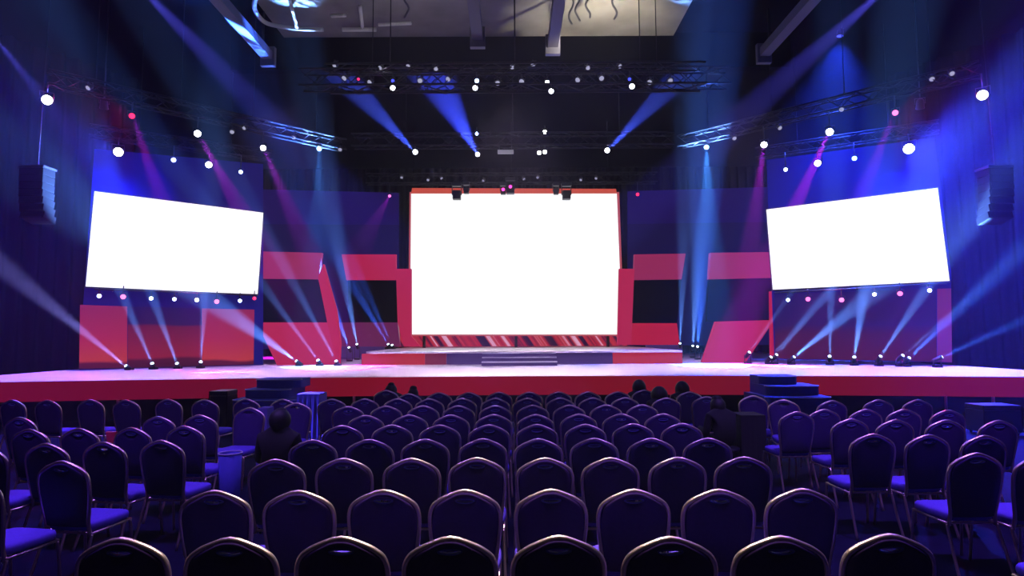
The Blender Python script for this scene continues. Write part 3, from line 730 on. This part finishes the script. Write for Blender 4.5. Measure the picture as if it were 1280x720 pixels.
right = [([(1372, 640)], 'nearest'), ([(1220, 567), (1302, 570)], 'second'), ([(1091, 543), (1160, 544), (1230, 545)], 'third'), ([(1063, 524), (1119, 525), (1182, 525.5), (1248, 526)], 'fourth'),
         ([(1030, 512), (1082, 512), (1130, 512), (1185, 513)], 'fifth'), ([(1040, 501), (1098, 500), (1147, 500)], 'farthest')]
for pts, nm in right:
    for k, (x, y) in enumerate(pts):
        p = PZ(x, y, ZT)
        if nm == 'nearest': p.x, p.y = 3.36, 3.6
        chair(p.x, p.y, 2 + random.uniform(-3, 3), 'navy banquet chair in the right-hand block, %s row%s' % (nm, '' if len(pts) == 1 else ', %s from the left' % ORD[k + 1]), 'banquet chairs in the right-hand block')
chair_px(313, 510, 172, 'banquet chair turned to face the camera at the inner edge of the left-hand block', None)
chair_px(979, 500, 170, 'banquet chair turned to face the camera beside the right-hand aisle, its back front lit', None)
chair_px(996, 515, 3, 'navy banquet chair just in front of the turned chair by the right-hand aisle', None)
chair_px(883, 496, -4, 'lone navy banquet chair right of the centre block beside the seated people', None)
chair_px(941, 495, 176, 'banquet chair facing the camera, standing alone before the right-hand stage stairs', None)
chair_px(371, 504, 178, 'banquet chair facing the camera before the left-hand stage stairs', None)

# ------------------------------------------------------------------ curved stairs up to the stage
def stairs(px, lab, levels):
    """levels: (left px, right px, front D, z)"""
    y1 = 14.0; c = P(px, 500, 13.4).x
    root = empty('stage_stairs', (c, 13.4, 0)); tag(root, lab, 'stairs', 'curved blue stairs up to the stage')
    for l, r, D, z, zb in levels:
        xl, xr = P(l, 490, D).x - c, P(r, 490, D).x - c; w2 = (xr - xl) / 2; cx = (xl + xr) / 2
        n = 16; pts = []
        back = dfront(c) - .07 - 13.4
        for k in range(n + 1):
            a = math.pi * k / n
            pts.append((cx - w2 * math.copysign(abs(math.cos(a)) ** .6, math.cos(a)), (D - 13.4) + .22 - .22 * math.sin(a)))
        body = [(x, y, zb) for x, y in pts] + [(xr, back, zb), (xl, back, zb)]
        s = MB().prism(body, (0, 0, z - zb)).build('step', M['stepblue'], root)
        MB().tube([(x, y - .005, z - .012) for x, y in pts], .014, 6).build('edge_trim', M['edge'], s, True)
stairs(330, 'curved blue stairs up to the left part of the stage front', [(286, 370, 12.7, .66, .0), (302, 359, 13.05, .84, .662), (316, 373, 13.4, 1.02, .842)])
stairs(1002, 'curved blue stairs up to the right part of the stage front', [(961, 1044, 12.7, .66, .0), (961, 1029, 13.05, .86, .662), (953, 1001, 13.4, 1.04, .862)])
# cloth table beside the left stairs
def draped(name, lab, px0, px1, pytop, D, mat, depth=.5, cat='table'):
    a, b = P(px0, pytop, D), P(px1, pytop, D); cx = (a.x + b.x) / 2; w2 = (b.x - a.x) / 2; z = a.z
    root = empty(name, (cx, D + depth / 2, 0)); tag(root, lab, cat)
    m = MB(); n = 60; lo = []; hi = []
    for k in range(n):
        t = k / n * 4; s = int(t); f = t - s
        x, y = [(-w2 + 2 * w2 * f, -depth / 2), (w2, -depth / 2 + depth * f), (w2 - 2 * w2 * f, depth / 2), (-w2, depth / 2 - depth * f)][s]
        wv = .012 * math.sin(k * 1.9)
        lo.append(m.bm.verts.new((x * (1.05 + wv * 2), y * (1.05 + wv * 2), .005))); hi.append(m.bm.verts.new((x, y, z)))
    for k in range(n): m.bm.faces.new((lo[k], lo[(k + 1) % n], hi[(k + 1) % n], hi[k]))
    m.build('cloth', M[mat], root)
    MB().box((-w2, -depth / 2, z), (w2, depth / 2, z + .02), .005).build('top', M[mat], root)
    return root
draped('draped_table', 'tall narrow violet cloth-covered table right of the left-hand stage stairs', 371, 399, 494, 12.1, 'cloth')
draped('draped_table', 'small black-draped table standing in the right-hand aisle', 926, 957, 521, 8.6, 'darkcloth', .4)
draped('draped_table', 'slim pale violet cloth-covered stand at the end of the left block', 322, 334, 512, 9.1, 'cloth', .25)
def case(lab, px0, px1, pytop, D, depth=.5):
    a, b = P(px0, pytop, D), P(px1, pytop, D); w2 = (b.x - a.x) / 2
    root = empty('equipment_case', ((a.x + b.x) / 2, D + depth / 2, 0)); tag(root, lab, 'case')
    MB().box((-w2, -depth / 2, .06), (w2, depth / 2, a.z - .1), .01).build('body', M['black'], root)
    MB().box((-w2, -depth / 2, a.z - .095), (w2, depth / 2, a.z), .015).build('lid', M['black'], root)
    for sx in (-1, 1):
        for sy in (-1, 1): MB().lathe([(.03, -.012), (.03, .012)], 12, Matrix.Translation((sx * (w2 - .06), sy * (depth / 2 - .06), .03)) @ Matrix.Rotation(R(90), 4, 'Y')).build('caster', M['black'], root)
    for sx in (-1, 1): MB().tube([(sx * w2, -depth / 2 - .004, .06), (sx * w2, -depth / 2 - .004, a.z)], .012, 6).build('corner_edge', M['truss'], root)
case('black equipment case just left of the left-hand stage stairs', 262, 284, 489, 13.0)
case('black equipment case under the stage edge behind the right-hand chairs', 1229, 1277, 507, 12.0)
# bin by the left aisle
p = P(288, 566, 7.2)
root = empty('waste_bin', (p.x, p.y, 0)); tag(root, 'round dark bin with a pale rim in the left aisle by the turned chair', 'bin')
MB().lathe([(.10, 0), (.105, .005), (.125, p.z - .01), (.12, p.z - .01), (.1, .02)], 24).build('body', M['stepblue'], root, True)
MB().tube([(.124 * math.cos(a), .124 * math.sin(a), p.z) for a in [2 * math.pi * k / 24 for k in range(24)]], .008, 6, True).build('rim', M['edge'], root, True)
# red bag
p = P(138, 540, 7.9)
root = empty('red_bag', (p.x, p.y, 0)); tag(root, 'small bright red cloth bag hanging between chairs of the left-hand block', 'bag')
MB().prism([(-.02, 0, p.z - .2), (.02, 0, p.z - .2), (.06, 0, p.z), (-.06, 0, p.z)], (0, .05, 0)).build('pouch', M['red'], root)
MB().box((-.09, -.09, 0), (.09, .09, p.z - .2), .01).build('stand', M['black'], root)

# ------------------------------------------------------------------ seated people (dark silhouettes)
def person(x, y, rz, label, headtop=1.25, lean=.0, hair_w=1.0, hair='short'):
    root = empty('person', (x, y, 0), R(rz)); tag(root, label, 'person', 'people seated among the front rows')
    k = (headtop - .48) / .80
    hip = Vector((0, -.02, .53)); sh = Vector((0, lean * .6 - .04, .53 + .46 * k)); nk = sh + Vector((0, lean * .15, .09 * k)); hd = nk + Vector((0, .02 + lean * .1, .13 * k))
    V = [hip, (hip + sh) / 2 + Vector((0, -.02, 0)), sh, nk, hd, hd + Vector((0, .0, .07))]
    Rr = [(.16, .12), (.15, .11), (.15, .10), (.055, .055), (.075, .09), (.06, .07)]
    E = [(0, 1), (1, 2), (2, 3), (3, 4), (4, 5)]
    def add(parent, chain):
        for p, r in chain:
            V.append(Vector(p)); Rr.append((r, r)); E.append((parent, len(V) - 1)); parent = len(V) - 1
        return parent
    for s in (-1, 1):
        add(2, [((s * .17, sh.y, sh.z - .03), .065), ((s * .22, sh.y + .03, sh.z - .27), .048), ((s * .13, sh.y + .27, .66), .036), ((s * .09, sh.y + .34, .61), .03)])
        hnd = len(V) - 1
        for f in range(5):
            add(hnd, [((s * (.09 - .02 + .014 * f), sh.y + .39, .60 - .004 * f), .010), ((s * (.085 - .02 + .013 * f), sh.y + .425 - .006 * abs(f - 2), .585), .009)])
        add(0, [((s * .10, .05, .52), .085), ((s * .11, .40, .53), .062), ((s * .11, .42, .28), .05), ((s * .11, .40, .09), .038), ((s * .12, .52, .04), .034)])
    me = bpy.data.meshes.new('person_body'); me.from_pydata([tuple(v) for v in V], E, []); body = bpy.data.objects.new('body', me); COL.objects.link(body)
    md = body.modifiers.new('skin', 'SKIN'); sv = me.skin_vertices if len(me.skin_vertices) else None
    if sv is None:
        me.skin_vertices_add() if hasattr(me, 'skin_vertices_add') else None
    try:
        bm = bmesh.new(); bm.from_mesh(me); lay = bm.verts.layers.skin.verify(); bm.verts.ensure_lookup_table()
        for i, v in enumerate(bm.verts):
            v[lay].radius = Rr[i]; v[lay].use_root = (i == 0)
        bm.to_mesh(me); bm.free()
    except Exception as ex: print('skin', ex)
    md.use_smooth_shade = True
    su = body.modifiers.new('sub', 'SUBSURF'); su.levels = 1; su.render_levels = 2
    body.data.materials.append(M['darkcloth']); body.parent = root
    # head: shaped ellipsoid with a face, own child pieces for skin and hair
    def blob(name, c, rad, mt, n=14, cut=None, nose=False):
        m = MB(); bmesh.ops.create_uvsphere(m.bm, u_segments=20, v_segments=14, radius=1)
        for v in m.bm.verts:
            q = v.co.copy()
            if nose:
                if q.y > .6 and abs(q.x) < .22 and -.35 < q.z < .15: q.y += .22 * (1 - abs(q.x) / .22)
                if q.z < -.4: q.x *= .82
                if q.y > .7 and .05 < q.z < .3 and .2 < abs(q.x) < .5: q.y -= .08
            if cut is not None and q.y > cut: q.y = cut + (q.y - cut) * .2
            v.co = Vector((q.x * rad[0], q.y * rad[1], q.z * rad[2])) + c
        return m.build(name, mt, root, True)
    hc = Vector((0, hd.y + .0, headtop - .125))
    face = blob('face', hc + Vector((0, .012, -.01)), (.072, .092, .115), M['skin'], nose=True)
    for s in (-1, 1):
        e = MB(); bmesh.ops.create_uvsphere(e.bm, u_segments=10, v_segments=8, radius=1)
        for v in e.bm.verts: v.co = Vector((v.co.x * .012, v.co.y * .02, v.co.z * .032)) + hc + Vector((s * .076, .0, -.01))
        e.build('ear', M['skin'], face, True)
    blob('hair', hc + Vector((0, -.018, .012)), (.092 * hair_w, .098 * hair_w, .115 if hair == 'short' else .15), M['hair'], cut=.45)
    if hair == 'long': blob('hair_length', hc + Vector((0, -.06, -.10)), (.1 * hair_w, .06, .15), M['hair'])
    return root
def seat_for(p, where):
    c = chair(p.x, p.y - .24, 0, 'occupied navy chair, ' + where, None)
def stool(x, y, lab):
    r_ = empty('stool', (x, y, 0)); tag(r_, lab, 'stool')
    MB().lathe([(.17, .40), (.18, .415), (.18, .44), (.165, .45)], 20).build('seat', M['black'], r_, True)
    for k in range(4):
        a = R(45 + 90 * k)
        MB().tube([(.12 * math.cos(a), .12 * math.sin(a), .40), (.17 * math.cos(a), .17 * math.sin(a), 0)], .012, 6).build('leg', M['black'], r_, True)
p = P(905, 500, 8.4); stool(p.x, p.y, 'black stool under the person in black by the right-hand aisle')
p = P(350, 511, 6.45); stool(p.x, p.y, 'black stool under the person in black by the left-hand aisle'); person(p.x, p.y, -4, 'person in black sitting at the left end of the centre block, seen from behind', 1.19, .05, 1.15)
p = P(486, 488, 11.5); seat_for(p, 'leftmost of the two under the dark heads left of centre'); person(p.x, p.y, 0, 'person in dark clothes leaning forward in the front row, left of the other dark head', 1.04, .3, 1.2)
p = P(514, 489, 10.8); seat_for(p, 'rightmost of the two under the dark heads left of centre'); person(p.x, p.y, 0, 'person in dark clothes with a small head showing above the front row left of centre', 1.03, .3, 1.0)
p = P(802, 487, 11.3); seat_for(p, 'leftmost of the three at the right of the front rows'); person(p.x, p.y, 0, 'dark-haired person seated at the right of the front rows, leftmost of three', 1.08, .3, 1.35, 'long')
p = P(828, 487, 9.9); seat_for(p, 'middle of the three at the right of the front rows'); person(p.x, p.y, 0, 'dark-haired person seated at the right end of the front rows, middle of three', 1.07, .3, 1.45, 'long')
p = P(857, 487, 10.9); seat_for(p, 'rightmost of the three at the right of the front rows'); person(p.x, p.y, 0, 'dark-haired person seated at the right end of the front rows, third of three', 1.08, .3, 1.35, 'long')
p = P(905, 500, 8.4); person(p.x, p.y, 20, 'person in black sitting beside the lone chair at the right-hand aisle', 1.08, .2, 1.1)
